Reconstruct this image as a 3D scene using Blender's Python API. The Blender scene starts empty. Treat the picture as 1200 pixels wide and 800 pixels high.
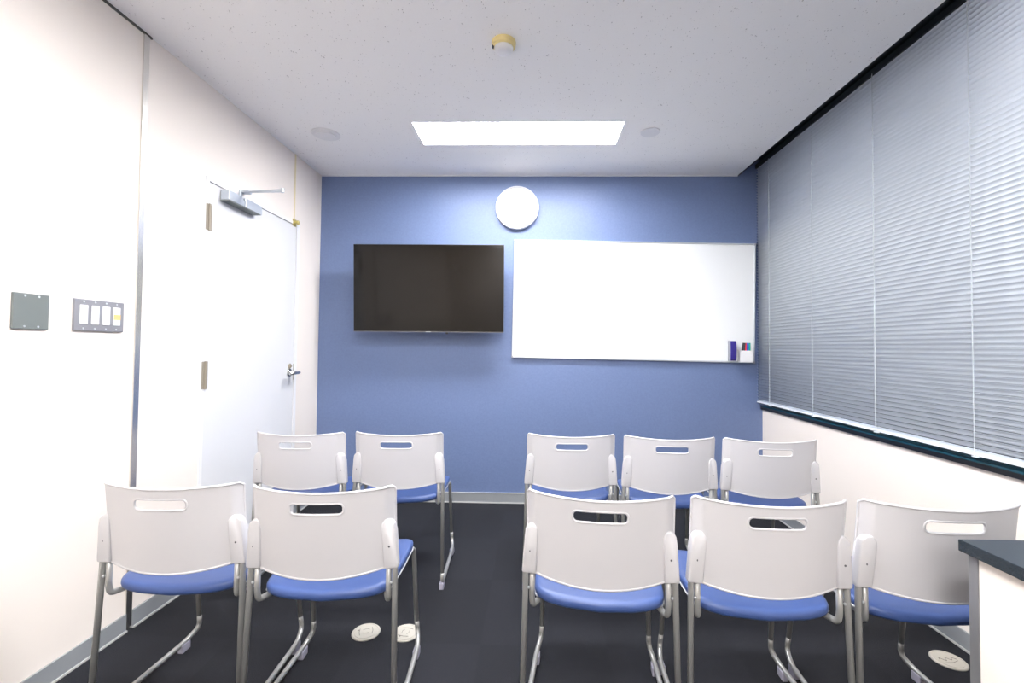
import bpy, bmesh, math
from mathutils import Vector, Matrix
PI = math.pi
sc = bpy.context.scene
col = bpy.data.collections.new('meeting_room'); sc.collection.children.link(col)

# ---------------------------------------------------------------- room numbers (metres)
XL, XR, XC = -1.6632, 1.7216, 1.5508     # left wall, right wall, edge of the ceiling at the blind box
YB, YF = 3.4719, -2.30                   # blue wall, wall behind the camera
H = 2.5
SILL = 0.7325

# ---------------------------------------------------------------- materials
def srgb(r, g, b):
    f = lambda c: (c/255/12.92) if c/255 <= .04045 else ((c/255+.055)/1.055)**2.4
    return (f(r), f(g), f(b), 1)

def mat(name, colr, rough=.5, metal=0., spec=.5, bump=None, var=None, coat=0, emit=None, strength=0, trans=0):
    m = bpy.data.materials.new(name); m.use_nodes = True
    nt = m.node_tree; b = nt.nodes['Principled BSDF']
    b.inputs['Base Color'].default_value = colr
    b.inputs['Roughness'].default_value = rough
    b.inputs['Metallic'].default_value = metal
    b.inputs['Specular IOR Level'].default_value = spec
    b.inputs['Coat Weight'].default_value = coat
    b.inputs['Transmission Weight'].default_value = trans
    if emit:
        b.inputs['Emission Color'].default_value = emit
        b.inputs['Emission Strength'].default_value = strength
    tc = nt.nodes.new('ShaderNodeTexCoord')
    if var:          # (scale, amount, detail) : gentle mottling of the colour
        n = nt.nodes.new('ShaderNodeTexNoise'); n.inputs['Scale'].default_value = var[0]; n.inputs['Detail'].default_value = var[2]
        nt.links.new(tc.outputs['Object'], n.inputs['Vector'])
        mp = nt.nodes.new('ShaderNodeMapRange')
        mp.inputs['From Min'].default_value = .3; mp.inputs['From Max'].default_value = .7
        mp.inputs['To Min'].default_value = 1-var[1]; mp.inputs['To Max'].default_value = 1+var[1]
        nt.links.new(n.outputs['Fac'], mp.inputs['Value'])
        mx = nt.nodes.new('ShaderNodeVectorMath'); mx.operation = 'SCALE'
        mx.inputs[0].default_value = colr[:3]
        nt.links.new(mp.outputs['Result'], mx.inputs['Scale'])
        nt.links.new(mx.outputs['Vector'], b.inputs['Base Color'])
    if bump:         # (scale, strength, distance)
        n = nt.nodes.new('ShaderNodeTexNoise'); n.inputs['Scale'].default_value = bump[0]; n.inputs['Detail'].default_value = 3
        nt.links.new(tc.outputs['Object'], n.inputs['Vector'])
        bp = nt.nodes.new('ShaderNodeBump'); bp.inputs['Strength'].default_value = bump[1]; bp.inputs['Distance'].default_value = bump[2]
        nt.links.new(n.outputs['Fac'], bp.inputs['Height']); nt.links.new(bp.outputs['Normal'], b.inputs['Normal'])
    return m

M = {}
M['cream'] = mat('cream wallpaper', (.86, .79, .725, 1), .62, bump=(260, .12, .002), var=(2.2, .012, 2))
M['blue'] = mat('blue wallpaper', (.135, .187, .340, 1), .46, spec=.5, bump=(420, .25, .002), var=(90, .05, 4))
M['grey_base'] = mat('grey vinyl skirting', (.27, .285, .30, 1), .45, var=(6, .05, 3))
M['base_lip'] = mat('pale skirting lip', (.50, .50, .49, 1), .4)
M['steel'] = mat('satin steel strip', (.76, .74, .70, 1), .26, metal=1)
M['dark_gap'] = mat('dark shadow trim', (.10, .095, .075, 1), .6)
M['ivory'] = mat('ivory strip', (.80, .70, .45, 1), .5)
M['door'] = mat('white painted door', (.74, .74, .75, 1), .38, var=(1.5, .01, 2))
M['frame'] = mat('white painted frame', (.84, .83, .83, 1), .4)
M['chrome'] = mat('chrome', (.62, .61, .58, 1), .18, metal=1)
M['hinge'] = mat('brushed hinge metal', (.33, .29, .23, 1), .4, metal=.2)
M['closer'] = mat('silver painted closer', (.55, .59, .64, 1), .35, metal=.35)
M['brass'] = mat('brass', (.62, .52, .20, 1), .35, metal=.6)
M['plate'] = mat('grey switch plate', (.175, .195, .19, 1), .45, metal=.2)
M['plate_b'] = mat('silver switch plate', (.265, .265, .29, 1), .45, metal=.2)
M['white_plastic'] = mat('white plastic', (.83, .82, .82, 1), .35)
M['pure_white'] = mat('bright white enamel', (.90, .90, .90, 1), .25)
M['yellow'] = mat('yellow sticker', (.80, .50, .20, 1), .5)
M['clock_face'] = mat('clock face', (.92, .92, .92, 1), .4)
M['clock_rim'] = mat('pale silver clock rim', (.74, .75, .77, 1), .3, metal=.2)
M['pale_grey'] = mat('pale grey print', (.80, .80, .81, 1), .5)
M['mid_grey'] = mat('mid grey print', (.30, .30, .30, 1), .5)
M['tv_body'] = mat('black television casing', (.012, .012, .013, 1), .35)
M['tv_screen'] = mat('glossy dark screen', (.006, .005, .004, 1), .10, spec=.27)
M['tv_line'] = mat('grey bezel edge', (.22, .21, .22, 1), .35, metal=.5)
M['board'] = mat('whiteboard enamel', (.88, .90, .905, 1), .22)
M['alu'] = mat('aluminium frame', (.62, .65, .67, 1), .35, metal=.6)
M['corner_grey'] = mat('grey corner cap', (.38, .38, .42, 1), .5)
M['eraser_blue'] = mat('blue eraser grip', (.022, .012, .21, 1), .55)
M['felt'] = mat('grey felt', (.27, .28, .31, 1), .95, bump=(900, .5, .001))
for n, c in (('black', (.03, .03, .04)), ('red', (.80, .03, .06)), ('cap_blue', (.03, .10, .62)), ('green', (0, .42, .32))):
    M['ink_'+n] = mat(n+' marker cap', (*c, 1), .35)
M['diffuser'] = mat('lit diffuser', (.9, .9, .9, 1), .5, emit=(.985, .985, 1, 1), strength=56.0)
M['yellowed'] = mat('yellowed plastic', (.80, .66, .30, 1), .45)
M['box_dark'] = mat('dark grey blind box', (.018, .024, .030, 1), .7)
M['sill'] = mat('black window frame', (.006, .007, .009, 1), .35)
M['sill_sheen'] = mat('painted teal sill reflection', (.012, .070, .105, 1), .2)  # reflection on the sill put in as a teal colour
M['glass'] = mat('dark window glass', (.02, .03, .04, 1), .04, spec=.8)
M['slat'] = mat('silver blue blind slat', (.84, .885, .93, 1), .34, metal=.5)
M['rail_w'] = mat('pale blind rail', (.75, .78, .82, 1), .3)
M['cord'] = mat('pale blind cord', (.62, .66, .68, 1), .6)
M['shell'] = mat('white polypropylene', (.60, .588, .598, 1), .42, bump=(700, .06, .001))
M['seat_blue'] = mat('blue vinyl seat', (.043, .080, .230, 1), .40, bump=(900, .10, .001))
M['pan'] = mat('light grey seat pan', (.50, .51, .53, 1), .4)
M['tube'] = mat('silver painted steel tube', (.42, .42, .405, 1), .36, metal=.55)
M['glide'] = mat('lilac grey plastic glide', (.42, .41, .50, 1), .5)
M['screw'] = mat('dark screw', (.12, .12, .13, 1), .4, metal=.6)
M['counter'] = mat('black granite counter', (.016, .024, .032, 1), .25, bump=(300, .05, .001), var=(400, .5, 2))
M['panel_edge'] = mat('grey edging strip', (.27, .27, .28, 1), .35, metal=.5)
M['lid'] = mat('pale brushed floor lid', (.62, .59, .52, 1), .42, metal=.35)
M['lid_dark'] = mat('engraved lines', (.25, .23, .19, 1), .5, metal=.3)

def ceiling_mat():
    m = bpy.data.materials.new('mineral fibre ceiling board'); m.use_nodes = True
    nt = m.node_tree; b = nt.nodes['Principled BSDF']; b.inputs['Roughness'].default_value = .9
    b.inputs['Specular IOR Level'].default_value = .15
    tc = nt.nodes.new('ShaderNodeTexCoord')
    v = nt.nodes.new('ShaderNodeTexVoronoi'); v.inputs['Scale'].default_value = 95
    mpg = nt.nodes.new('ShaderNodeMapping'); mpg.inputs['Scale'].default_value = (1, .55, 1)
    n = nt.nodes.new('ShaderNodeTexNoise'); n.inputs['Scale'].default_value = 26; n.inputs['Detail'].default_value = 4
    nt.links.new(tc.outputs['Object'], mpg.inputs['Vector'])
    nt.links.new(mpg.outputs['Vector'], v.inputs['Vector']); nt.links.new(tc.outputs['Object'], n.inputs['Vector'])
    add = nt.nodes.new('ShaderNodeMath'); add.operation = 'ADD'
    nt.links.new(v.outputs['Distance'], add.inputs[0]); nt.links.new(n.outputs['Fac'], add.inputs[1])
    r = nt.nodes.new('ShaderNodeValToRGB')
    r.color_ramp.elements[0].position = .52; r.color_ramp.elements[0].color = (.62, .60, .59, 1)
    r.color_ramp.elements[1].position = .62; r.color_ramp.elements[1].color = (.97, .955, .94, 1)
    nt.links.new(add.outputs[0], r.inputs['Fac']); nt.links.new(r.outputs['Color'], b.inputs['Base Color'])
    bp = nt.nodes.new('ShaderNodeBump'); bp.inputs['Strength'].default_value = .35; bp.inputs['Distance'].default_value = .003
    nt.links.new(r.outputs['Color'], bp.inputs['Height']); nt.links.new(bp.outputs['Normal'], b.inputs['Normal'])
    return m
M['ceiling'] = ceiling_mat()

def carpet_mat():
    m = bpy.data.materials.new('charcoal carpet tiles'); m.use_nodes = True
    nt = m.node_tree; b = nt.nodes['Principled BSDF']; b.inputs['Roughness'].default_value = .85
    b.inputs['Specular IOR Level'].default_value = .25
    b.inputs['Sheen Weight'].default_value = .03
    tc = nt.nodes.new('ShaderNodeTexCoord')
    ch = nt.nodes.new('ShaderNodeTexChecker'); ch.inputs['Scale'].default_value = 2.0
    ch.inputs['Color1'].default_value = (.0092, .0100, .0140, 1); ch.inputs['Color2'].default_value = (.0118, .0128, .0178, 1)
    off = nt.nodes.new('ShaderNodeMapping'); off.inputs['Location'].default_value = (.2, .17, .25)
    nt.links.new(tc.outputs['Object'], off.inputs['Vector']); nt.links.new(off.outputs['Vector'], ch.inputs['Vector'])
    n = nt.nodes.new('ShaderNodeTexNoise'); n.inputs['Scale'].default_value = 320; n.inputs['Detail'].default_value = 3
    nt.links.new(tc.outputs['Object'], n.inputs['Vector'])
    mp = nt.nodes.new('ShaderNodeMapRange'); mp.inputs['To Min'].default_value = .45; mp.inputs['To Max'].default_value = 1.55
    mp.inputs['From Min'].default_value = .3; mp.inputs['From Max'].default_value = .7
    nt.links.new(n.outputs['Fac'], mp.inputs['Value'])
    mx = nt.nodes.new('ShaderNodeVectorMath'); mx.operation = 'SCALE'
    nt.links.new(ch.outputs['Color'], mx.inputs[0]); nt.links.new(mp.outputs['Result'], mx.inputs['Scale'])
    nt.links.new(mx.outputs['Vector'], b.inputs['Base Color'])
    bp = nt.nodes.new('ShaderNodeBump'); bp.inputs['Strength'].default_value = .6; bp.inputs['Distance'].default_value = .003
    nt.links.new(n.outputs['Fac'], bp.inputs['Height']); nt.links.new(bp.outputs['Normal'], b.inputs['Normal'])
    return m
M['carpet'] = carpet_mat()

# ---------------------------------------------------------------- mesh helpers
def obj(name, bm, m, parent=None, loc=(0, 0, 0), rot=(0, 0, 0), smooth=False, bevel=0, segs=2):
    me = bpy.data.meshes.new(name)
    bmesh.ops.recalc_face_normals(bm, faces=bm.faces)
    if smooth:
        for f in bm.faces: f.smooth = True
    bm.to_mesh(me); bm.free()
    me.materials.append(m)
    o = bpy.data.objects.new(name, me); col.objects.link(o)
    o.location = loc; o.rotation_euler = rot
    if parent: o.parent = parent
    if bevel:
        md = o.modifiers.new('bevel', 'BEVEL'); md.width = bevel; md.segments = segs; md.limit_method = 'ANGLE'; md.angle_limit = math.radians(35)
        if smooth: md.harden_normals = False
    return o

def box(bm, x0, x1, y0, y1, z0, z1):
    vs = [bm.verts.new((x, y, z)) for z in (z0, z1) for x, y in ((x0, y0), (x1, y0), (x1, y1), (x0, y1))]
    for q in ((3, 2, 1, 0), (4, 5, 6, 7), (0, 1, 5, 4), (1, 2, 6, 5), (2, 3, 7, 6), (3, 0, 4, 7)):
        bm.faces.new([vs[i] for i in q])
    return vs

def boxes(*bs):
    bm = bmesh.new()
    for b in bs: box(bm, *b)
    return bm

def prism(bm, pts, axis, a0, a1):
    """closed outline of 2-D points pushed along axis (0 x: pts=(y,z), 1 y: pts=(x,z), 2 z: pts=(x,y))"""
    def P(p, a):
        return {0: (a, p[0], p[1]), 1: (p[0], a, p[1]), 2: (p[0], p[1], a)}[axis]
    A = [bm.verts.new(P(p, a0)) for p in pts]; B = [bm.verts.new(P(p, a1)) for p in pts]
    bm.faces.new(A); bm.faces.new(B[::-1]); n = len(pts)
    for i in range(n): bm.faces.new((A[i], A[(i+1) % n], B[(i+1) % n], B[i]))

def lathe(bm, prof, centre=(0, 0, 0), axis='z', n=40):
    """profile of (radius, height) pairs turned about an axis through centre"""
    cx, cy, cz = centre; rings = []
    for r, h in prof:
        ring = []
        if r < 1e-6:
            c = (cx, cy, cz+h) if axis == 'z' else ((cx, cy+h, cz) if axis == 'y' else (cx+h, cy, cz))
            rings.append([bm.verts.new(c)]); continue
        for i in range(n):
            a = 2*PI*i/n; u, v = r*math.cos(a), r*math.sin(a)
            p = (cx+u, cy+v, cz+h) if axis == 'z' else ((cx+u, cy+h, cz+v) if axis == 'y' else (cx+h, cy+u, cz+v))
            ring.append(bm.verts.new(p))
        rings.append(ring)
    for A, B in zip(rings, rings[1:]):
        if len(A) == 1 and len(B) == 1: continue
        if len(A) == 1:
            for i in range(n): bm.faces.new((A[0], B[i], B[(i+1) % n]))
        elif len(B) == 1:
            for i in range(n): bm.faces.new((A[i], A[(i+1) % n], B[0]))
        else:
            for i in range(n): bm.faces.new((A[i], A[(i+1) % n], B[(i+1) % n], B[i]))
    if len(rings[0]) > 1: bm.faces.new(rings[0])
    if len(rings[-1]) > 1: bm.faces.new(rings[-1][::-1])

def round_path(pts, rad, seg=6):
    """polyline with its inner corners rounded; rad per corner or one number"""
    P = [Vector(p) for p in pts]; out = [P[0]]
    for i in range(1, len(P)-1):
        r = rad if not isinstance(rad, (list, tuple)) else rad[i-1]
        a, b, c = P[i-1], P[i], P[i+1]
        u, v = (a-b), (c-b)
        d = min(r, u.length*.48, v.length*.48)
        s, e = b+u.normalized()*d, b+v.normalized()*d
        for k in range(seg+1):
            t = k/seg; out.append(s*(1-t)**2+b*2*t*(1-t)+e*t*t)
    out.append(P[-1]); return out

def tube(bm, path, r, n=12, closed=False, caps=True):
    P = [Vector(p) for p in path]; m = len(P); rings = []
    prev = None
    for i in range(m):
        if closed: t = (P[(i+1) % m]-P[i-1]).normalized()
        else: t = (P[min(i+1, m-1)]-P[max(i-1, 0)]).normalized()
        if prev is None:
            ref = Vector((0, 0, 1)) if abs(t.z) < .9 else Vector((0, 1, 0))
            a = t.cross(ref).normalized()
        else:
            a = (prev - t*prev.dot(t)).normalized()
        b = t.cross(a); prev = a
        rings.append([bm.verts.new(P[i]+a*r*math.cos(2*PI*k/n)+b*r*math.sin(2*PI*k/n)) for k in range(n)])
    rng = range(m) if closed else range(m-1)
    for i in rng:
        A, B = rings[i], rings[(i+1) % m]
        for k in range(n): bm.faces.new((A[k], A[(k+1) % n], B[(k+1) % n], B[k]))
    if caps and not closed:
        bm.faces.new(rings[0][::-1]); bm.faces.new(rings[-1])

def struct(o, **k):
    o['kind'] = 'structure'
    for a, b in k.items(): o[a] = b
    return o

def tag(o, label, cat, group=None):
    o['label'] = label; o['category'] = cat
    if group: o['group'] = group
    return o

def empty(name, loc=(0, 0, 0), rz=0):
    o = bpy.data.objects.new(name, None); col.objects.link(o)
    o.empty_display_size = .05
    o.location = loc; o.rotation_euler = (0, 0, rz); return o

def copy_tree(o, parent=None):
    c = o.copy(); col.objects.link(c)
    if parent: c.parent = parent
    for ch in list(o.children): copy_tree(ch, c)
    return c

# ---------------------------------------------------------------- the room
DY0, DY1, DZ = 2.235, 3.150, 2.030      # door opening in the left wall (frame outside)
struct(obj('floor', boxes((XL-.1, XR+.12, YF-.1, YB+.1, -.08, 0)), M['carpet']))
# left wall with the door opening
struct(obj('wall_left', boxes((XL-.10, XL, YF, DY0, 0, H), (XL-.10, XL, DY0, DY1, DZ, H), (XL-.10, XL, DY1, YB, 0, H)), M['cream']))
struct(obj('wall_back', boxes((XL-.10, XR+.12, YB, YB+.10, 0, H+.22)), M['blue']))
struct(obj('wall_right', boxes((XR, XR+.10, YF, YB, 0, SILL)), M['cream']))
struct(obj('wall_front', boxes((XL-.10, XR+.12, YF-.10, YF, 0, H+.22)), M['cream']))

LIGHTS = [(-.737, .525, 2.630, 2.937), (-.737, .525, 1.06, 1.367), (-.737, .525, -.51, -.203), (-.737, .525, -2.0, -1.70)]  # last panel is out of view, added to brighten ceiling, blind and chair backs
def ceiling_mesh():
    bm = bmesh.new()
    xs = [XL-.1, LIGHTS[0][0], LIGHTS[0][1], XC]
    ys = [YF]
    for L in LIGHTS[::-1]: ys += [L[2], L[3]]
    ys.append(YB)
    for i in range(3):
        for j in range(len(ys)-1):
            if i == 1 and j % 2 == 1: continue
            box(bm, xs[i], xs[i+1], ys[j], ys[j+1], H, H+.05)
    bmesh.ops.remove_doubles(bm, verts=bm.verts, dist=1e-5)
    # drop the inner faces shared by two cells
    seen = {}
    for f in bm.faces: seen.setdefault(tuple(sorted(v.index for v in f.verts)), []).append(f)
    bm.verts.index_update(); seen = {}
    for f in bm.faces: seen.setdefault(tuple(sorted(v.index for v in f.verts)), []).append(f)
    bad = [f for fs in seen.values() if len(fs) > 1 for f in fs]
    bmesh.ops.delete(bm, geom=bad, context='FACES_ONLY')
    return bm
struct(obj('ceiling', ceiling_mesh(), M['ceiling']))
# the recess over the blind
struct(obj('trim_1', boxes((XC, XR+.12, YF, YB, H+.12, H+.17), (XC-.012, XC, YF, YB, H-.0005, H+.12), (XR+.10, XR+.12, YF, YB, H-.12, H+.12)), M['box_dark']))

# skirting boards
def skirt_left(y0, y1):
    return (XL, XL+.008, y0, y1, 0, .0725)
b = obj('baseboard_left', boxes(skirt_left(YF, 1.850), skirt_left(1.878, DY0), skirt_left(DY1, YB)), M['grey_base']); struct(b)
obj('lip', boxes((XL+.008, XL+.014, YF, 1.850, 0, .007), (XL+.008, XL+.014, 1.878, DY0, 0, .007), (XL+.008, XL+.014, DY1, YB, 0, .007)), M['base_lip'], b)
b = obj('baseboard_back', boxes((XL+.008, XR-.008, YB-.008, YB, 0, .0725)), M['grey_base']); struct(b)
obj('lip', boxes((XL+.014, XR-.014, YB-.014, YB-.008, 0, .007)), M['base_lip'], b)
obj('top_edge', boxes((XL+.008, XR-.008, YB-.010, YB, .0725, .0765)), M['base_lip'], b)
b = obj('baseboard_right', boxes((XR-.008, XR, YF, YB-.014, 0, .0725)), M['grey_base']); struct(b)
obj('lip', boxes((XR-.014, XR-.008, YF, YB-.014, 0, .007)), M['base_lip'], b)

# steel joint strip of the left wall, shadow gap above, ivory strip above the door
struct(obj('trim_2', boxes((XL-.002, XL+.006, 1.850, 1.878, 0, H)), M['steel'], bevel=.0015))
struct(obj('trim_3', boxes((XL, XL+.006, YF, 1.890, H-.009, H)), M['dark_gap']))
struct(obj('trim_4', boxes((XL, XL+.005, 3.072, 3.086, 2.03, H)), M['ivory'], bevel=.002))
struct(obj('trim_5', boxes((XL, XC-.012, YB-.012, YB, H-.006, H)), M['frame']))

# door ------------------------------------------------------------
door = struct(empty('door_1', (XL, (DY0+DY1)/2, 0)))
def rel(bs):     # boxes in room coordinates -> door coordinates
    bm = bmesh.new()
    for (x0, x1, y0, y1, z0, z1) in bs: box(bm, x0-XL, x1-XL, y0-door.location.y, y1-door.location.y, z0, z1)
    return bm
FW = .030
obj('door_frame', rel([(XL-.09, XL+.004, DY0, DY0+FW-.006, 0, DZ), (XL-.09, XL+.004, DY1-FW-.002, DY1, 0, DZ), (XL-.09, XL+.004, DY0+FW-.006, DY1-FW-.002, DZ-.018, DZ)]), M['frame'], door, bevel=.001)
obj('door_stop', rel([(XL-.09, XL-.045, DY0+.01, DY1-.01, .005, DZ-.01)]), M['box_dark'], door)
obj('door_leaf', rel([(XL-.040, XL-.001, DY0+.0275, DY1-FW-.006, .006, DZ-.022)]), M['door'], door, bevel=.0012)
dy = door.location.y
for z0, z1 in ((1.757, 1.895), (.951, 1.094)):
    bm = bmesh.new()
    lathe(bm, [(0, 0), (.006, .001), (.006, (z1-z0)/2-.001), (.0054, (z1-z0)/2), (.006, (z1-z0)/2+.001), (.006, z1-z0-.001), (0, z1-z0)], (.008, DY0+.024-dy, z0), 'z', 16)
    box(bm, .001, .0056, DY0+.002-dy, DY0+.0235-dy, z0+.002, z1-.002)
    box(bm, .0, .003, DY0+.028-dy, DY0+.048-dy, z0+.002, z1-.002)
    obj('hinge', bm, M['hinge'], door, smooth=False)
# lever handle
bm = bmesh.new(); hy = 3.062-dy
lathe(bm, [(0, 0), (.027, 0), (.027, .006), (.022, .009), (.011, .010), (.0105, .066), (0, .070)], (0, hy, .992), 'x', 28)
tube(bm, round_path([(.062, hy+.012, .992), (.066, hy-.02, .992), (.060, hy-.100, .990)], .02), .0110, 14)
hnd = obj('handle', bm, M['chrome'], door, smooth=True)
bm = bmesh.new(); lathe(bm, [(0, 0), (.017, 0), (.017, .005), (.014, .007), (.008, .008), (.008, .014), (0, .014)], (0, hy+.004, 1.036), 'x', 24)
obj('lock_cylinder', bm, M['hinge'], door, smooth=False)
bm = bmesh.new(); box(bm, -.012, .0015, DY1-FW-.0075-dy, DY1-FW-.0035-dy, .94, 1.05)
obj('latch_plate', bm, M['hinge'], door)
# closer: body, pinion, two arms and a shoe on the frame head
bm = bmesh.new()
box(bm, 0, .046, 2.345-dy, 2.455-dy, 1.945, 1.998); box(bm, 0, .040, 2.455-dy, 2.485-dy, 1.950, 1.985); box(bm, 0, .046, 2.485-dy, 2.640-dy, 1.945, 1.998)
cl = obj('closer', bm, M['closer'], door, bevel=.004)
bm = bmesh.new(); box(bm, -.0, .052, 2.345-dy, 2.615-dy, 1.938, 1.944)
obj('closer_base', bm, M['plate'], cl)
bm = bmesh.new(); lathe(bm, [(0, 0), (.014, 0), (.014, .010), (.009, .012), (.009, .05), (0, .05)], (.024, 2.470-dy, 1.985), 'z', 20)
obj('pinion', bm, M['closer'], cl)
bm = bmesh.new()
pin, elb, shoe = Vector((.024, 2.470-dy, 2.028)), Vector((.262, 2.468-dy, 2.030)), Vector((.028, 2.520-dy, 2.046))
def bar(bm, a, b, w, t):
    d = (b-a).normalized(); s = Vector((-d.y, d.x, 0)).normalized()*w/2; u = Vector((0, 0, t/2))
    A = [bm.verts.new(a+s*i+u*j) for i, j in ((-1, -1), (1, -1), (1, 1), (-1, 1))]
    B = [bm.verts.new(b+s*i+u*j) for i, j in ((-1, -1), (1, -1), (1, 1), (-1, 1))]
    bm.faces.new(A); bm.faces.new(B[::-1])
    for i in range(4): bm.faces.new((A[i], A[(i+1) % 4], B[(i+1) % 4], B[i]))
bar(bm, pin, elb, .016, .006)
obj('closer_arm', bm, M['closer'], cl, bevel=.001)
bm = bmesh.new(); bar(bm, elb+Vector((0, 0, .010)), shoe, .012, .006)
lathe(bm, [(0, 0), (.010, 0), (.010, .022), (0, .024)], tuple(elb-Vector((0, 0, .006))), 'z', 16)
box(bm, .0, .045, 2.505-dy, 2.540-dy, 2.036, 2.052)
obj('closer_arm', bm, M['closer'], cl, bevel=.001)

# brass catch at the top corner of the door
bm = bmesh.new(); y0 = 3.082
box(bm, XL, XL+.006, y0-.022, y0+.022, 2.000, 2.048); 
lathe(bm, [(0, 0), (.011, 0), (.011, .018), (.015, .020), (.015, .028), (.008, .032), (0, .032)], (XL+.004, y0, 2.024), 'x', 20)
tag(obj('brass_catch', bm, M['brass'], bevel=.0015), 'small brass catch at the top right corner of the white door', 'catch')

# switch plates ----------------------------------------------------
def plate_screws(parent, pts, m, r=.0035):
    for (y, z) in pts:
        bm = bmesh.new(); lathe(bm, [(0, 0), (r, 0), (r, .0012), (0, .0018)], (.0085, y, z), 'x', 14)
        box(bm, .0098, .0105, y-r*.8, y+r*.8, z-.0005, z+.0005)
        obj('screw', bm, m, parent)
t = empty('blank_wall_plate', (XL, 1.455, 1.282)); tag(t, 'blank square grey metal plate screwed to the cream wall', 'wall plate')
obj('plate', boxes((0, .009, -.054, .054, -.0585, .0585)), M['plate'], t, bevel=.002)
plate_screws(t, [(-.021, .050), (.021, .050), (-.021, -.050), (.021, -.050)], M['alu'])
t = empty('light_switch', (XL, 1.693, 1.283)); tag(t, 'wide grey light switch with four white rockers beside the steel strip', 'light switch')
obj('plate', boxes((0, .009, -.099, .099, -.0585, .0585)), M['plate_b'], t, bevel=.002)
for k in range(4):
    yk = -.0655+.0440*k
    r = obj('rocker', boxes((.006, .0125, yk-.0145, yk+.0145, -.034, .037)), M['pure_white'], t, bevel=.002)
    if k == 3: obj('sticker', boxes((.0125, .0128, yk-.0145, yk+.0145, -.012, .009)), M['yellow'], r)
plate_screws(t, [(-.0655+.044*k, s*.0495) for k in range(4) for s in (-1, 1)], M['alu'])

# window and blind ---------------------------------------------------
win = struct(empty('window_1', (XR, 1.0, SILL)))
def wb(bs):
    bm = bmesh.new()
    for (x0, x1, y0, y1, z0, z1) in bs: box(bm, x0-XR, x1-XR, y0-1.0, y1-1.0, z0-SILL, z1-SILL)
    return bm
obj('window_frame', wb([(XR-.014, XR+.10, YF, YB, SILL, SILL+.021), (XR+.03, XR+.10, YF, YB, SILL+.021, SILL+.05)] +
                       [(XR+.04, XR+.10, y-.025, y+.025, SILL+.05, H+.12) for y in (YF+.03, -1.2, .0, 1.2, 2.4, YB-.03)]), M['sill'], win)
obj('sill_reflection', wb([(XR-.016, XR+.029, YF, YB, SILL+.021, SILL+.030)]), M['sill_sheen'], win)  # teal strip painted in for the reflection along the sill
obj('glass', wb([(XR+.07, XR+.076, YF, YB, SILL+.03, H+.12)]), M['glass'], win)

BX = 1.685
blind = tag(empty('venetian_blind', (BX, 1.6, .79)), 'long grey venetian blind covering the window wall above the black sill', 'blind')
by0, by1 = -1.9, YB-.008
def slats():
    bm = bmesh.new(); w = .0241; tilt = math.radians(-63); pitch = .0212
    z = .80
    prof = []
    for k in range(7):          # crowned section, room edge low
        s = (k/6-.5)*w; c = .0030*(1-(2*k/6-1)**2)
        prof.append((s, c))
    while z < H+.042:
        top = []; bot = []
        for s, c in prof:
            # s runs from the room edge (-) to the window edge (+)
            x = s*math.cos(tilt)-c*math.sin(tilt); zz = s*math.sin(tilt)+c*math.cos(tilt)
            top.append((x, z+zz-.79)); bot.append((x+.0004*math.sin(tilt), z+zz-.79-.0004*math.cos(tilt)))
        prism(bm, top+bot[::-1], 1, by0-1.6, by1-1.6)
        z += pitch
    return bm
so = obj('slats', slats(), M['slat'], blind)
for f in so.data.polygons: f.use_smooth = abs(f.normal.y) < .5 and f.area > 1e-4
obj('bottom_rail', boxes((-.007, .007, by0-1.6, by1+.004-1.6, -.006, .003)), M['rail_w'], blind, bevel=.002)
obj('head_rail', boxes((-.014, .014, by0-1.6, by1-1.6, H+.048-.79, H+.080-.79)), M['box_dark'], blind)
for k in range(9):
    y = 3.271-.4985*k
    if y < by0: break
    bm = bmesh.new()
    for dx in (-.0135, .0125):
        tube(bm, [(dx, y-1.6, -.004), (dx, y-1.6, H+.050-.79)], .0012 if k else .0016, 6)
    z = .80
    while z < H+.042:
        tube(bm, [(-.0135, y-1.6, z-.79-.013), (.0125, y-1.6, z-.79-.011)], .0006, 4)
        z += .0212
    obj('ladder_cord', bm, M['cord'], blind)
    obj('cord_clip', boxes((-.015, -.002, y-1.6-.012, y-1.6+.012, -.0105, -.006)), M['cord'], blind, bevel=.001)
bm = bmesh.new(); tube(bm, [(-.021, 2.262-1.6, .012), (-.021, 2.262-1.6, H+.050-.79)], .0013, 8)
obj('lift_cord', bm, M['cord'], blind)

# ceiling pieces -----------------------------------------------------
for i, L in enumerate(LIGHTS):
    x0, x1, y0, y1 = L; cx, cy = (x0+x1)/2, (y0+y1)/2
    t = empty('ceiling_light', (cx, cy, H))
    tag(t, ['recessed rectangular ceiling light panel in front of the blue wall', 'recessed ceiling light panel above the near row of chairs', 'recessed ceiling light panel above the camera', 'unseen recessed ceiling light panel added near the rear wall'][i], 'ceiling light')
    w, d = (x1-x0)/2, (y1-y0)/2; g = .006
    w -= .0015; d -= .0015
    obj('housing', boxes((-w, w, -d, -d+g, -.001, .048), (-w, w, d-g, d, -.001, .048), (-w, -w+g, -d+g, d-g, -.001, .048), (w-g, w, -d+g, d-g, -.001, .048), (-w, w, -d, d, .048, .052)), M['pure_white'], t)
    obj('diffuser', boxes((-w+g, w-g, -d+g, d-g, .028, .034)), M['diffuser'], t)

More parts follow.
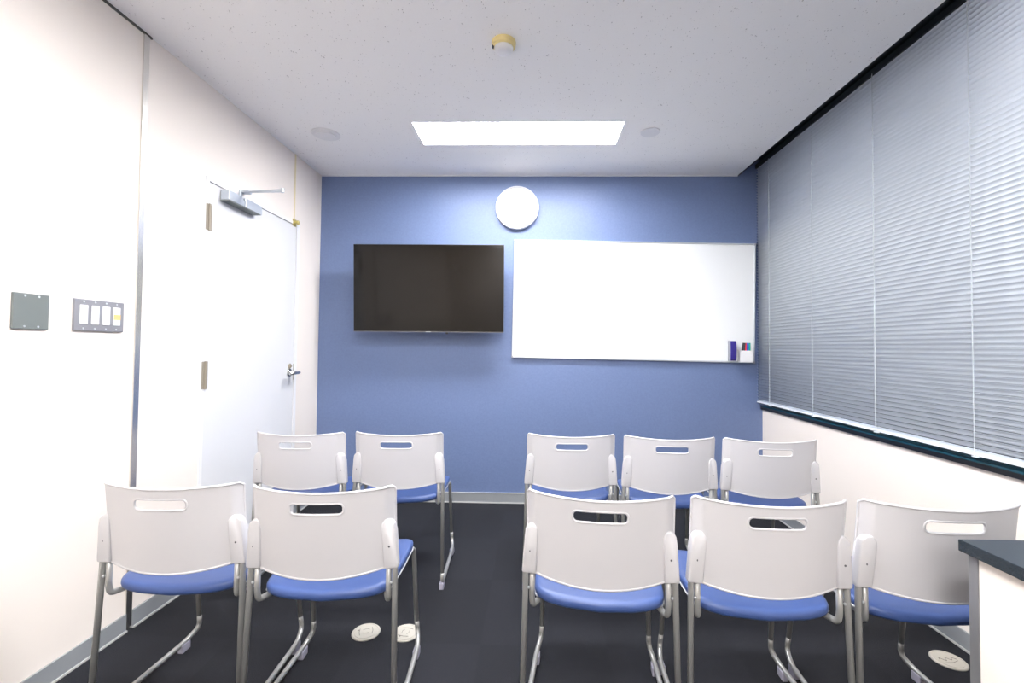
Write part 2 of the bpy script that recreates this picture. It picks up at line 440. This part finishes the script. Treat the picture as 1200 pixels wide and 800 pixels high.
t = tag(empty('smoke_detector', (-.141, 1.905+.03, H)), 'round ceiling smoke detector with yellowed base and white dome', 'smoke detector')
bm = bmesh.new(); lathe(bm, [(0, 0), (.052, 0), (.053, -.006), (.050, -.020), (.044, -.026), (0, -.026)], (0, 0, 0), 'z', 40); obj('base', bm, M['yellowed'], t, smooth=False)
bm = bmesh.new(); lathe(bm, [(.041, -.024), (.041, -.029), (.040, -.036), (.034, -.043), (.018, -.047), (0, -.048)], (0, 0, 0), 'z', 40); obj('dome', bm, M['white_plastic'], t, smooth=True)
bm = bmesh.new(); lathe(bm, [(0, 0), (.005, 0), (.005, -.012), (0, -.014)], (-.046, -.012, -.022), 'z', 12); obj('indicator', bm, M['screw'], t)
t = tag(empty('ceiling_cover_plate', (-1.311, 2.78, H)), 'round white cover plate on the ceiling left of the light panel', 'cover plate')
bm = bmesh.new(); lathe(bm, [(0, 0), (.086, 0), (.086, -.003), (.080, -.007), (0, -.010)], (0, 0, 0), 'z', 44); obj('ring', bm, M['frame'], t, smooth=False)
bm = bmesh.new(); lathe(bm, [(0, -.009), (.060, -.009), (.058, -.014), (0, -.017)], (0, 0, 0), 'z', 44); obj('grille', bm, M['white_plastic'], t)
bm = bmesh.new(); lathe(bm, [(0, 0), (.058, 0), (.058, -.004), (.056, -.006), (.0, -.006)], (.698, 2.756, H-.003), 'z', 44)
lathe(bm, [(0, 0), (.044, 0), (.044, -.0045), (0, -.0045)], (.698, 2.756, H), 'z', 30)
tag(obj('ceiling_cover_plate', bm, M['white_plastic']), 'smaller round cover plate on the ceiling right of the light panel', 'cover plate')

# wall clock ----------------------------------------------------------
t = tag(empty('wall_clock', (-.135, YB, 2.243)), 'round white wall clock hanging above the whiteboard and television', 'clock')
bm = bmesh.new(); lathe(bm, [(0, 0), (.158, 0), (.165, -.008), (.166, -.030), (.163, -.040), (.156, -.042), (.152, -.036), (.152, -.030), (0, -.030)], (0, 0, 0), 'y', 72)
obj('rim', bm, M['clock_rim'], t, smooth=False)
bm = bmesh.new(); lathe(bm, [(0, -.029), (.1525, -.029), (.1525, -.0335), (0, -.0335)], (0, 0, 0), 'y', 72); obj('face', bm, M['clock_face'], t)
for k in range(12):
    bm = bmesh.new()
    a = k*PI/6; c, sn = math.cos(a), math.sin(a); r0, r1, w = .126, .138, .0022
    prism(bm, [(r0*sn-w*c, r0*c+w*sn), (r0*sn+w*c, r0*c-w*sn), (r1*sn+w*c, r1*c-w*sn), (r1*sn-w*c, r1*c+w*sn)], 1, -.0345, -.0336)
    obj('hour_mark', bm, M['pale_grey'], t)
for nm, a, l, w, m in (('hour_hand', PI*1.02, .062, .004, 'pale_grey'), ('minute_hand', PI*.03, .10, .0028, 'pale_grey')):
    s, c = math.sin(a), math.cos(a); bm = bmesh.new()
    prism(bm, [(-w*c-.012*s, w*s-.012*c), (w*c-.012*s, -w*s-.012*c), (w*.4*c+l*s, -w*.4*s+l*c), (-w*.4*c+l*s, w*.4*s+l*c)], 1, -.0368, -.0355)
    obj(nm, bm, M[m], t)
bm = bmesh.new(); prism(bm, [(-.004, -.040), (0, -.054), (.004, -.040), (0, -.028)], 1, -.0376, -.0336); obj('emblem', bm, M['mid_grey'], t)

# television -----------------------------------------------------------
tv = tag(empty('television', (-.772, YB, 1.604)), 'black wall mounted flat television with glossy dark screen', 'television')
tilt = math.radians(3.2)
body = obj('casing', boxes((-.552, .552, -.026, .012, -.3185, .3185)), M['tv_body'], tv, loc=(0, -.155, 0), rot=(tilt, 0, 0), bevel=.003)
# screen faces -y; casing leans so that the top comes forward
obj('screen', boxes((-.5485, .5485, -.0275, -.0262, -.3115, .3155)), M['tv_screen'], body)
obj('bottom_bezel', boxes((-.552, .552, -.030, -.010, -.3205, -.3165)), M['tv_line'], body)
obj('logo', boxes((-.018, .018, -.0304, -.0300, -.3195, -.3172)), M['rail_w'], body)
obj('receiver', boxes((.126, .140, -.020, -.004, -.334, -.3185)), M['tv_body'], body, bevel=.002)
obj('rear_housing', boxes((-.36, .36, .012, .040, -.26, .12)), M['tv_body'], body, bevel=.01)
bm = boxes((-.26, .26, -.008, 0, .02, .06), (-.26, .26, -.008, 0, -.15, -.11), (-.22, -.19, -.105, -.008, -.16, .10), (.19, .22, -.105, -.008, -.16, .10))
obj('wall_mount', bm, M['tv_body'], tv)

# whiteboard -------------------------------------------------------------
wbd = tag(empty('whiteboard', (.7505, YB, 1.5385)), 'large white magnetic whiteboard in a thin aluminium frame', 'whiteboard')
wbd.rotation_euler = (0, math.radians(.74), 0)
W2, H2 = .911, .450
obj('panel', boxes((-W2+.004, W2-.004, -.016, -.004, -H2+.004, H2-.004)), M['board'], wbd)
obj('frame', boxes((-W2, W2, -.022, 0, H2-.010, H2), (-W2, W2, -.024, 0, -H2, -H2+.012), (-W2, -W2+.009, -.022, 0, -H2+.012, H2-.010), (W2-.009, W2, -.022, 0, -H2+.012, H2-.010)), M['alu'], wbd, bevel=.002)
for sx in (-1, 1):
    for sz in (-1, 1):
        obj('corner_cap', boxes((sx*W2-.012 if sx > 0 else -W2-.002, sx*W2+.002 if sx > 0 else -W2+.012, -.025, 0, H2-.014 if sz > 0 else -H2-.002, H2+.002 if sz > 0 else -H2+.014)), M['corner_grey'], wbd, bevel=.002)

er = tag(empty('board_eraser', (1.478, YB-.022, 1.092)), 'blue and grey eraser standing upright on the lower right of the whiteboard', 'eraser')
obj('felt', boxes((-.022, .022, -.032, .0, .0, .150)), M['felt'], er, bevel=.002)
obj('backing', boxes((-.0225, .0225, -.037, -.032, -.001, .151)), M['pure_white'], er)
bm = bmesh.new(); prism(bm, [(-.037, 0), (-.049, .010), (-.056, .075), (-.049, .140), (-.037, .150)], 0, -.0205, .0205)
obj('grip', bm, M['eraser_blue'], er, bevel=.003)

ph = tag(empty('pen_holder', (1.576, YB-.022, 1.083)), 'small white box of markers attached to the lower right whiteboard corner', 'pen holder')
obj('box', boxes((-.046, .046, -.003, 0, 0, .088), (-.046, .046, -.040, -.037, 0, .085), (-.046, -.043, -.037, -.003, 0, .086), (.043, .046, -.037, -.003, 0, .086), (-.043, .043, -.037, -.003, 0, .003)), M['pure_white'], ph, bevel=.001)
for k, (c, dx, n, l) in enumerate((('black', -.034, .020, 'black capped marker at the left end of the white pen box'),
                                   ('black', -.018, .013, 'black capped marker second in the white pen box, next to the red one'),
                                   ('red', -.001, .003, 'red capped marker in the white pen box on the whiteboard'),
                                   ('cap_blue', .016, .001, 'blue capped marker in the white pen box on the whiteboard'),
                                   ('green', .032, -.001, 'green capped marker at the right end of the white pen box'))):
    x, y, z = 1.576+dx, YB-.022-.020, 1.083+.004
    mk = tag(empty('marker_pen', (x, y, z)), l, 'marker', 'whiteboard markers in the pen box')
    bm = bmesh.new(); tube(bm, [(0, 0, .001), (n*.6, 0, .085)], .0068, 16); obj('barrel', bm, M['white_plastic'], mk, smooth=False)
    bm = bmesh.new(); tube(bm, [(n*.6, 0, .083), (n*1.05, 0, .137), (n*1.08, 0, .140)], .0073, 16); obj('cap', bm, M['ink_'+c], mk, smooth=False, bevel=.001)

# floor outlet lids --------------------------------------------------------
def floor_lid(x, y, rz, label, script=False):
    t = tag(empty('floor_outlet', (x, y, 0), rz), label, 'floor outlet', 'round floor outlets in the carpet')
    bm = bmesh.new(); lathe(bm, [(0, 0), (.057, 0), (.057, .003), (.054, .006), (.049, .006), (.048, .0045), (0, .0045)], (0, 0, 0), 'z', 56)
    obj('ring', bm, M['lid'], t)
    bm = bmesh.new(); lathe(bm, [(0, .0045), (.0455, .0045), (.0455, .0058), (0, .0062)], (0, 0, 0), 'z', 56)
    l = obj('lid', bm, M['lid'], t)
    bm = bmesh.new()
    if script:      # a worn flowing engraved mark
        p = []
        for k in range(60):
            s = k/59; p.append((-.034+.066*s, .010*math.sin(s*17)*(1-.55*s)+.004-.004*s, .0062))
        tube(bm, p, .0011, 5)
        tube(bm, [(-.030, -.014, .0062), (0, -.018, .0062), (.028, -.012, .0062)], .0008, 5)
    else:
        for s in (-1, 1):
            tube(bm, [(s*.024, -.022, .0060), (s*.027, 0, .0060), (s*.024, .022, .0060)], .0012, 5)
        tube(bm, [(-.012, .012, .0062), (.004, .016, .0062), (.014, .010, .0062)], .0009, 5)
        tube(bm, [(-.014, -.010, .0062), (.0, -.014, .0062), (.012, -.012, .0062)], .0009, 5)
        lathe(bm, [(.0040, .0062), (.0040, .0068), (0, .0068)], (-.030, .012, 0), 'z', 10)
    obj('engraving', bm, M['lid_dark'], l)
floor_lid(-.679, 1.887, .3, 'round metal floor outlet lid, left one of the pair, fully visible')
floor_lid(-.515, 1.888, 1.4, 'round metal floor outlet lid, right one of the pair, partly hidden by a chair leg')
floor_lid(1.592, 1.807, .2, 'round floor outlet lid with flowing engraved mark by the black topped cabinet', True)

# cabinet in the right foreground ---------------------------------------------
cab = tag(empty('low_cabinet', (1.40, .45, 0)), 'low cream cabinet with a black stone top in the right foreground', 'cabinet')
cx, cy = 1.40, .45
def cb(bs):
    bm = bmesh.new()
    for (x0, x1, y0, y1, z0, z1) in bs: box(bm, x0-cx, x1-cx, y0-cy, y1-cy, z0, z1)
    return bm
obj('top', cb([(1.045, 1.700, -.25, 1.156, .692, .720)]), M['counter'], cab, bevel=.002)
obj('body', cb([(1.062, 1.695, -.235, 1.122, .06, .692)]), M['cream'], cab, bevel=.001)
obj('edging', cb([(1.060, 1.695, 1.122, 1.146, .0, .692), (1.060, 1.068, -.235, 1.122, .0, .06)]), M['panel_edge'], cab, bevel=.001)

# ---------------------------------------------------------------- the stacking chair
HW = .214
def shell_y(x, z):
    u = x/HW
    y = .030*(.755-z)/.25
    y -= .050*(1-u*u)
    if abs(u) > .88: y += .018*((abs(u)-.88)/.12)**1.5
    return y
def z_top(x):
    u = min(1, abs(x)/HW); z = .755-.009*(1-u*u); r = .010
    d = abs(x)-(HW-r)
    if d > 0: z -= r-math.sqrt(max(0, r*r-d*d))
    return z
def z_bot(x):
    u = min(1, abs(x)/HW); z = .512-.027*(1-u*u)
    return z
HC, HWD, HHT, HR = .700, .079, .0170, .0140     # handle hole: centre height, half width, half height, corner radius
def backrest():
    bm = bmesh.new(); nx, nz = 112, 66; V = []
    for i in range(nx+1):
        x = -HW+2*HW*i/nx; colv = []
        for j in range(nz+1):
            z = z_bot(x)+(z_top(x)-z_bot(x))*j/nz
            colv.append([x, z])
        V.append(colv)
    def inside(x, z):
        dx, dz = max(0, abs(x)-(HWD-HR)), max(0, abs(z-HC)-(HHT-HR))
        return math.hypot(dx, dz) < HR
    verts = {}
    def vert(i, j):
        if (i, j) not in verts:
            x, z = V[i][j]; verts[i, j] = bm.verts.new((x, shell_y(x, z), z))
        return verts[i, j]
    for i in range(nx):
        for j in range(nz):
            cxm = (V[i][j][0]+V[i+1][j+1][0])/2; czm = (V[i][j][1]+V[i+1][j+1][1])/2
            if inside(cxm, czm): continue
            bm.faces.new((vert(i, j), vert(i+1, j), vert(i+1, j+1), vert(i, j+1)))
    # pull the hole's rim onto the rounded outline
    for v in bm.verts:
        if v.is_boundary and abs(v.co.x) < HWD+.01 and abs(v.co.z-HC) < HHT+.01:
            x, z = v.co.x, v.co.z
            ax, az = min(abs(x), HWD-HR), min(abs(z-HC), HHT-HR)
            d = Vector((abs(x)-ax, abs(z-HC)-az))
            if d.length > 1e-6:
                d = d.normalized()*HR
                x2 = math.copysign(ax+d.x, x); z2 = HC+math.copysign(az+d.y, z-HC)
                v.co = (x2, shell_y(x2, z2), z2)
    # thickness
    t = .0035; fr = {v: bm.verts.new(v.co+Vector((0, t, 0))) for v in list(bm.verts)}
    faces = list(bm.faces); edges = [e for e in bm.edges if e.is_boundary and all(v in fr for v in e.verts)]
    for v in fr: v.co.y -= t*.3
    for f in faces: bm.faces.new([fr[v] for v in f.verts][::-1])
    for e in edges:
        a, b_ = e.verts; bm.faces.new((a, b_, fr[b_], fr[a]))
    # rounded lips round the outline and round the handle hole
    P = []
    N = 60
    for i in range(N+1):
        x = -HW+2*HW*i/N; P.append((x, z_bot(x)))
    for j in range(1, 30): z = z_bot(HW)+(z_top(HW)-z_bot(HW))*j/30; P.append((HW, z))
    for i in range(N+1):
        x = HW-2*HW*i/N; P.append((x, z_top(x)))
    for j in range(1, 30): z = z_top(HW)-(z_top(HW)-z_bot(HW))*j/30; P.append((-HW, z))
    tube(bm, [(x, shell_y(x, z)+.0012, z) for x, z in P], .0042, 8, closed=True)
    P = []
    for cx_, cz_, a0 in ((HWD-HR, HC+HHT-HR, 0), (-(HWD-HR), HC+HHT-HR, PI/2), (-(HWD-HR), HC-HHT+HR, PI), (HWD-HR, HC-HHT+HR, PI*1.5)):
        for k in range(9):
            a = a0+PI/2*k/8; P.append((cx_+HR*math.cos(a), cz_+HR*math.sin(a)))
        if a0 in (0, PI):
            s = 1 if a0 == 0 else -1
            for k in range(1, 12): P.append((s*(HWD-HR)*(1-2*k/12), HC+s*HHT))
    tube(bm, [(x, shell_y(x, z)+.0008, z) for x, z in P], .0038, 8, closed=True)
    return bm

def bracket(s):
    bm = bmesh.new()
    out = [(.1860, .505), (.2290, .505), (.2285, .520), (.2205, .618), (.2170, .642), (.206, .653), (.197, .657), (.188, .653), (.181, .641), (.180, .622)]
    # the face stands proud of the shell and follows its curve
    def yb(x, z):
        off = .004 + .007*min(1, max(0, (.655-z)/.10))
        return min(shell_y(min(x, HW*.90), z)-off, .012)
    A = [bm.verts.new((s*x, yb(x, z), z)) for x, z in out]
    B = [bm.verts.new((s*x, .038 if z < .62 else .026, z)) for x, z in out]
    if s > 0: A, B = A[::-1], B[::-1]
    bm.faces.new(A); bm.faces.new(B[::-1])
    for i in range(len(A)): bm.faces.new((A[i], A[(i+1) % len(A)], B[(i+1) % len(A)], B[i]))
    return bm

def seat_outline(k, n, grow=0.):
    """k-th of n points round the seat: rear edge bowed back, front corners rounded"""
    a = 2*PI*k/n; c, s = math.cos(a), math.sin(a); e = 2/8.
    x = math.copysign(abs(c)**e, c)*(.2035+grow); yy = math.copysign(abs(s)**e, s)
    y = .218+yy*(.186+grow)
    if yy < 0: y -= .026*(1-(x/.2)**2)*(-yy)
    else: y += .010*(1-(x/.2)**2)*yy
    x *= 1.0-.035*max(0, -yy)
    return x, y
def seat_z(x, y):     # top: waterfall front, slight dish
    z = .447-.010*math.cos(min(1, abs(x)/.2)*PI/2)
    if y > .33: z -= .012*((y-.33)/.08)**2
    return z
def seat():
    bm = bmesh.new(); n = 96; rings = []
    prof = [(0.12, 0), (.35, 0), (.6, 0), (.8, 0), (.9, -.0005), (.955, -.0022), (.985, -.0060), (.998, -.012), (1.0, -.020), (.992, -.027), (.965, -.032), (.5, -.033)]
    c0 = bm.verts.new((0, .215, seat_z(0, .215)))
    for sc_, dz in prof:
        ring = []
        for k in range(n):
            x, y = seat_outline(k, n); x, y = x*sc_, .215+(y-.215)*sc_
            z = seat_z(x, y) + dz
            ring.append(bm.verts.new((x, y, z)))
        rings.append(ring)
    for k in range(n): bm.faces.new((c0, rings[0][k], rings[0][(k+1) % n]))
    for A, B in zip(rings, rings[1:]):
        for k in range(n): bm.faces.new((A[k], B[k], B[(k+1) % n], A[(k+1) % n]))
    bm.faces.new(rings[-1])
    return bm
def pan():
    bm = bmesh.new(); n = 96; rings = []
    for g, z in ((-.012, .4135), (.0005, .4155), (.0015, .4185), (-.001, .4205), (-.02, .4205)):
        ring = []
        for k in range(n):
            x, y = seat_outline(k, n, g); zz = z - (.012*((y-.33)/.08)**2 if y > .33 else 0) - .010*math.cos(min(1, abs(x)/.2)*PI/2)+.0
            ring.append(bm.verts.new((x, max(y, .055+.25*g), zz)))
        rings.append(ring)
    for A, B in zip(rings, rings[1:]):
        for k in range(n): bm.faces.new((A[k], B[k], B[(k+1) % n], A[(k+1) % n]))
    bm.faces.new(rings[0][::-1]); bm.faces.new(rings[-1])
    return bm

R = .0088
def make_chair():
    root = empty('stacking_chair')
    obj('backrest', backrest(), M['shell'], root, smooth=True)
    obj('seat', seat(), M['seat_blue'], root, smooth=True)
    obj('seat_pan', pan(), M['pan'], root, smooth=True)
    for s in (-1, 1):
        br = obj('bracket', bracket(s), M['shell'], root, bevel=.005, segs=3, smooth=True)
        bm = bmesh.new(); lathe(bm, [(0, 0), (.0032, 0), (.0032, -.0012), (0, -.0016)], (s*.203, .0035, .574), 'y', 14)
        obj('screw', bm, M['screw'], br)
        bm = bmesh.new(); tube(bm, [(s*.2175, .022, .525), (s*.2175, .0215, .50), (s*.2250, .002, .075)], R, 14)
        obj('leg', bm, M['tube'], root, smooth=True)
        bm = bmesh.new()
        tube(bm, round_path([(s*.2250, .002, .076), (s*.2258, -.001, .033), (s*.2252, .045, .030), (s*.2165, .39, .030), (s*.2045, .445, .052), (s*.2015, .437, .100)], [.03, .01, .03, .03]), R, 14)
        rn = obj('runner', bm, M['tube'], root, smooth=True)
        for yy, xx in ((.008, .2252), (.375, .2168)):
            bm = bmesh.new(); x0, x1 = sorted((s*(xx-.013), s*(xx+.0085)))
            box(bm, x0, x1, yy-.02, yy+.022, .0, .030)
            obj('glide', bm, M['glide'], rn, bevel=.003)
        bm = bmesh.new(); tube(bm, round_path([(s*.2015, .437, .099), (s*.1955, .392, .394), (s*.192, .372, .406), (s*.182, .33, .404)], [.012, .01]), R, 14)
        obj('leg', bm, M['tube'], root, smooth=True)
        bm = bmesh.new()
        tube(bm, round_path([(s*.1985, .024, .525), (s*.1985, .022, .430), (s*.1965, .028, .403), (s*.178, .075, .402), (s*.176, .36, .402)], [.035, .02, .04]), R, 14)
        rl = obj('seat_rail', bm, M['tube'], root, smooth=True)
        bm = bmesh.new(); lathe(bm, [(0, 0), (.004, 0), (.004, -.004), (0, -.005)], (s*.208, .016, .462), 'y', 10)
        obj('rivet', bm, M['alu'], rl)
    return root

CH = [  # x, y (middle of the top of the back), yaw in degrees, label
    (-1.111, 1.380, 1.5, 'leftmost white-backed chair with blue seat in the near row, beside the steel wall strip'),
    (-.634, 1.368, 2.5, 'white-backed chair with blue seat in the near row, directly above the pair of floor outlets'),
    (.197, 1.346, -6.0, 'white-backed blue-seated chair in the near row, first one right of the aisle'),
    (.679, 1.323, -2.0, 'white-backed blue-seated chair in the near row, second one right of the aisle'),
    (1.154, 1.320, -2.0, 'white-backed chair with blue seat partly hidden behind the black-topped cabinet'),
    (-1.136, 2.197, 1.4, 'white-backed chair with blue seat in the far row, standing in front of the door'),
    (-.661, 2.232, 1.4, 'white-backed blue-seated chair in the far row, below the television, left side of the aisle'),
    (.189, 2.252, .5, 'white-backed blue-seated chair in the far row, first one right of the aisle'),
    (.662, 2.223, -2.5, 'white-backed chair with blue seat, middle of the three right of the far aisle'),
    (1.130, 2.196, -2.5, 'white-backed blue-seated chair, right end of the far row beside the cream wall'),
]
proto = make_chair()
for i, (x, y, a, lab) in enumerate(CH):
    o = proto if i == 0 else copy_tree(proto)
    o.location = (x, y, 0); o.rotation_euler = (0, 0, math.radians(a))
    tag(o, lab, 'chair', 'white and blue chairs in the near row' if i < 5 else 'white and blue chairs in the far row')

# ---------------------------------------------------------------- camera
yaw, pit, rol = .0253, .0264, .0096
fw = Vector((-math.sin(yaw)*math.cos(pit), math.cos(yaw)*math.cos(pit), math.sin(pit)))
r = Vector((math.cos(yaw), math.sin(yaw), 0)); u = r.cross(fw)
r2 = r*math.cos(rol)+u*math.sin(rol); u2 = -r*math.sin(rol)+u*math.cos(rol)
cam = bpy.data.cameras.new('camera'); co = bpy.data.objects.new('camera', cam); sc.collection.objects.link(co)
co.matrix_world = Matrix(((r2.x, u2.x, -fw.x, 0), (r2.y, u2.y, -fw.y, 0), (r2.z, u2.z, -fw.z, 1.18), (0, 0, 0, 1)))
cam.sensor_width = 36; cam.lens = 36*533/1200; cam.shift_x = -12.028/1200; cam.shift_y = -7.5276/1200
cam.clip_start = .02
sc.camera = co

w = bpy.data.worlds.new('night outside'); sc.world = w; w.use_nodes = True
w.node_tree.nodes['Background'].inputs['Color'].default_value = (.02, .03, .05, 1)
w.node_tree.nodes['Background'].inputs['Strength'].default_value = .3
sc.cycles.max_bounces = 16; sc.cycles.diffuse_bounces = 10; sc.cycles.glossy_bounces = 6
sc.view_settings.view_transform = 'Standard'; sc.view_settings.look = 'None'
sc.view_settings.exposure = 0; sc.view_settings.gamma = 1; sc.view_settings.use_curve_mapping = False
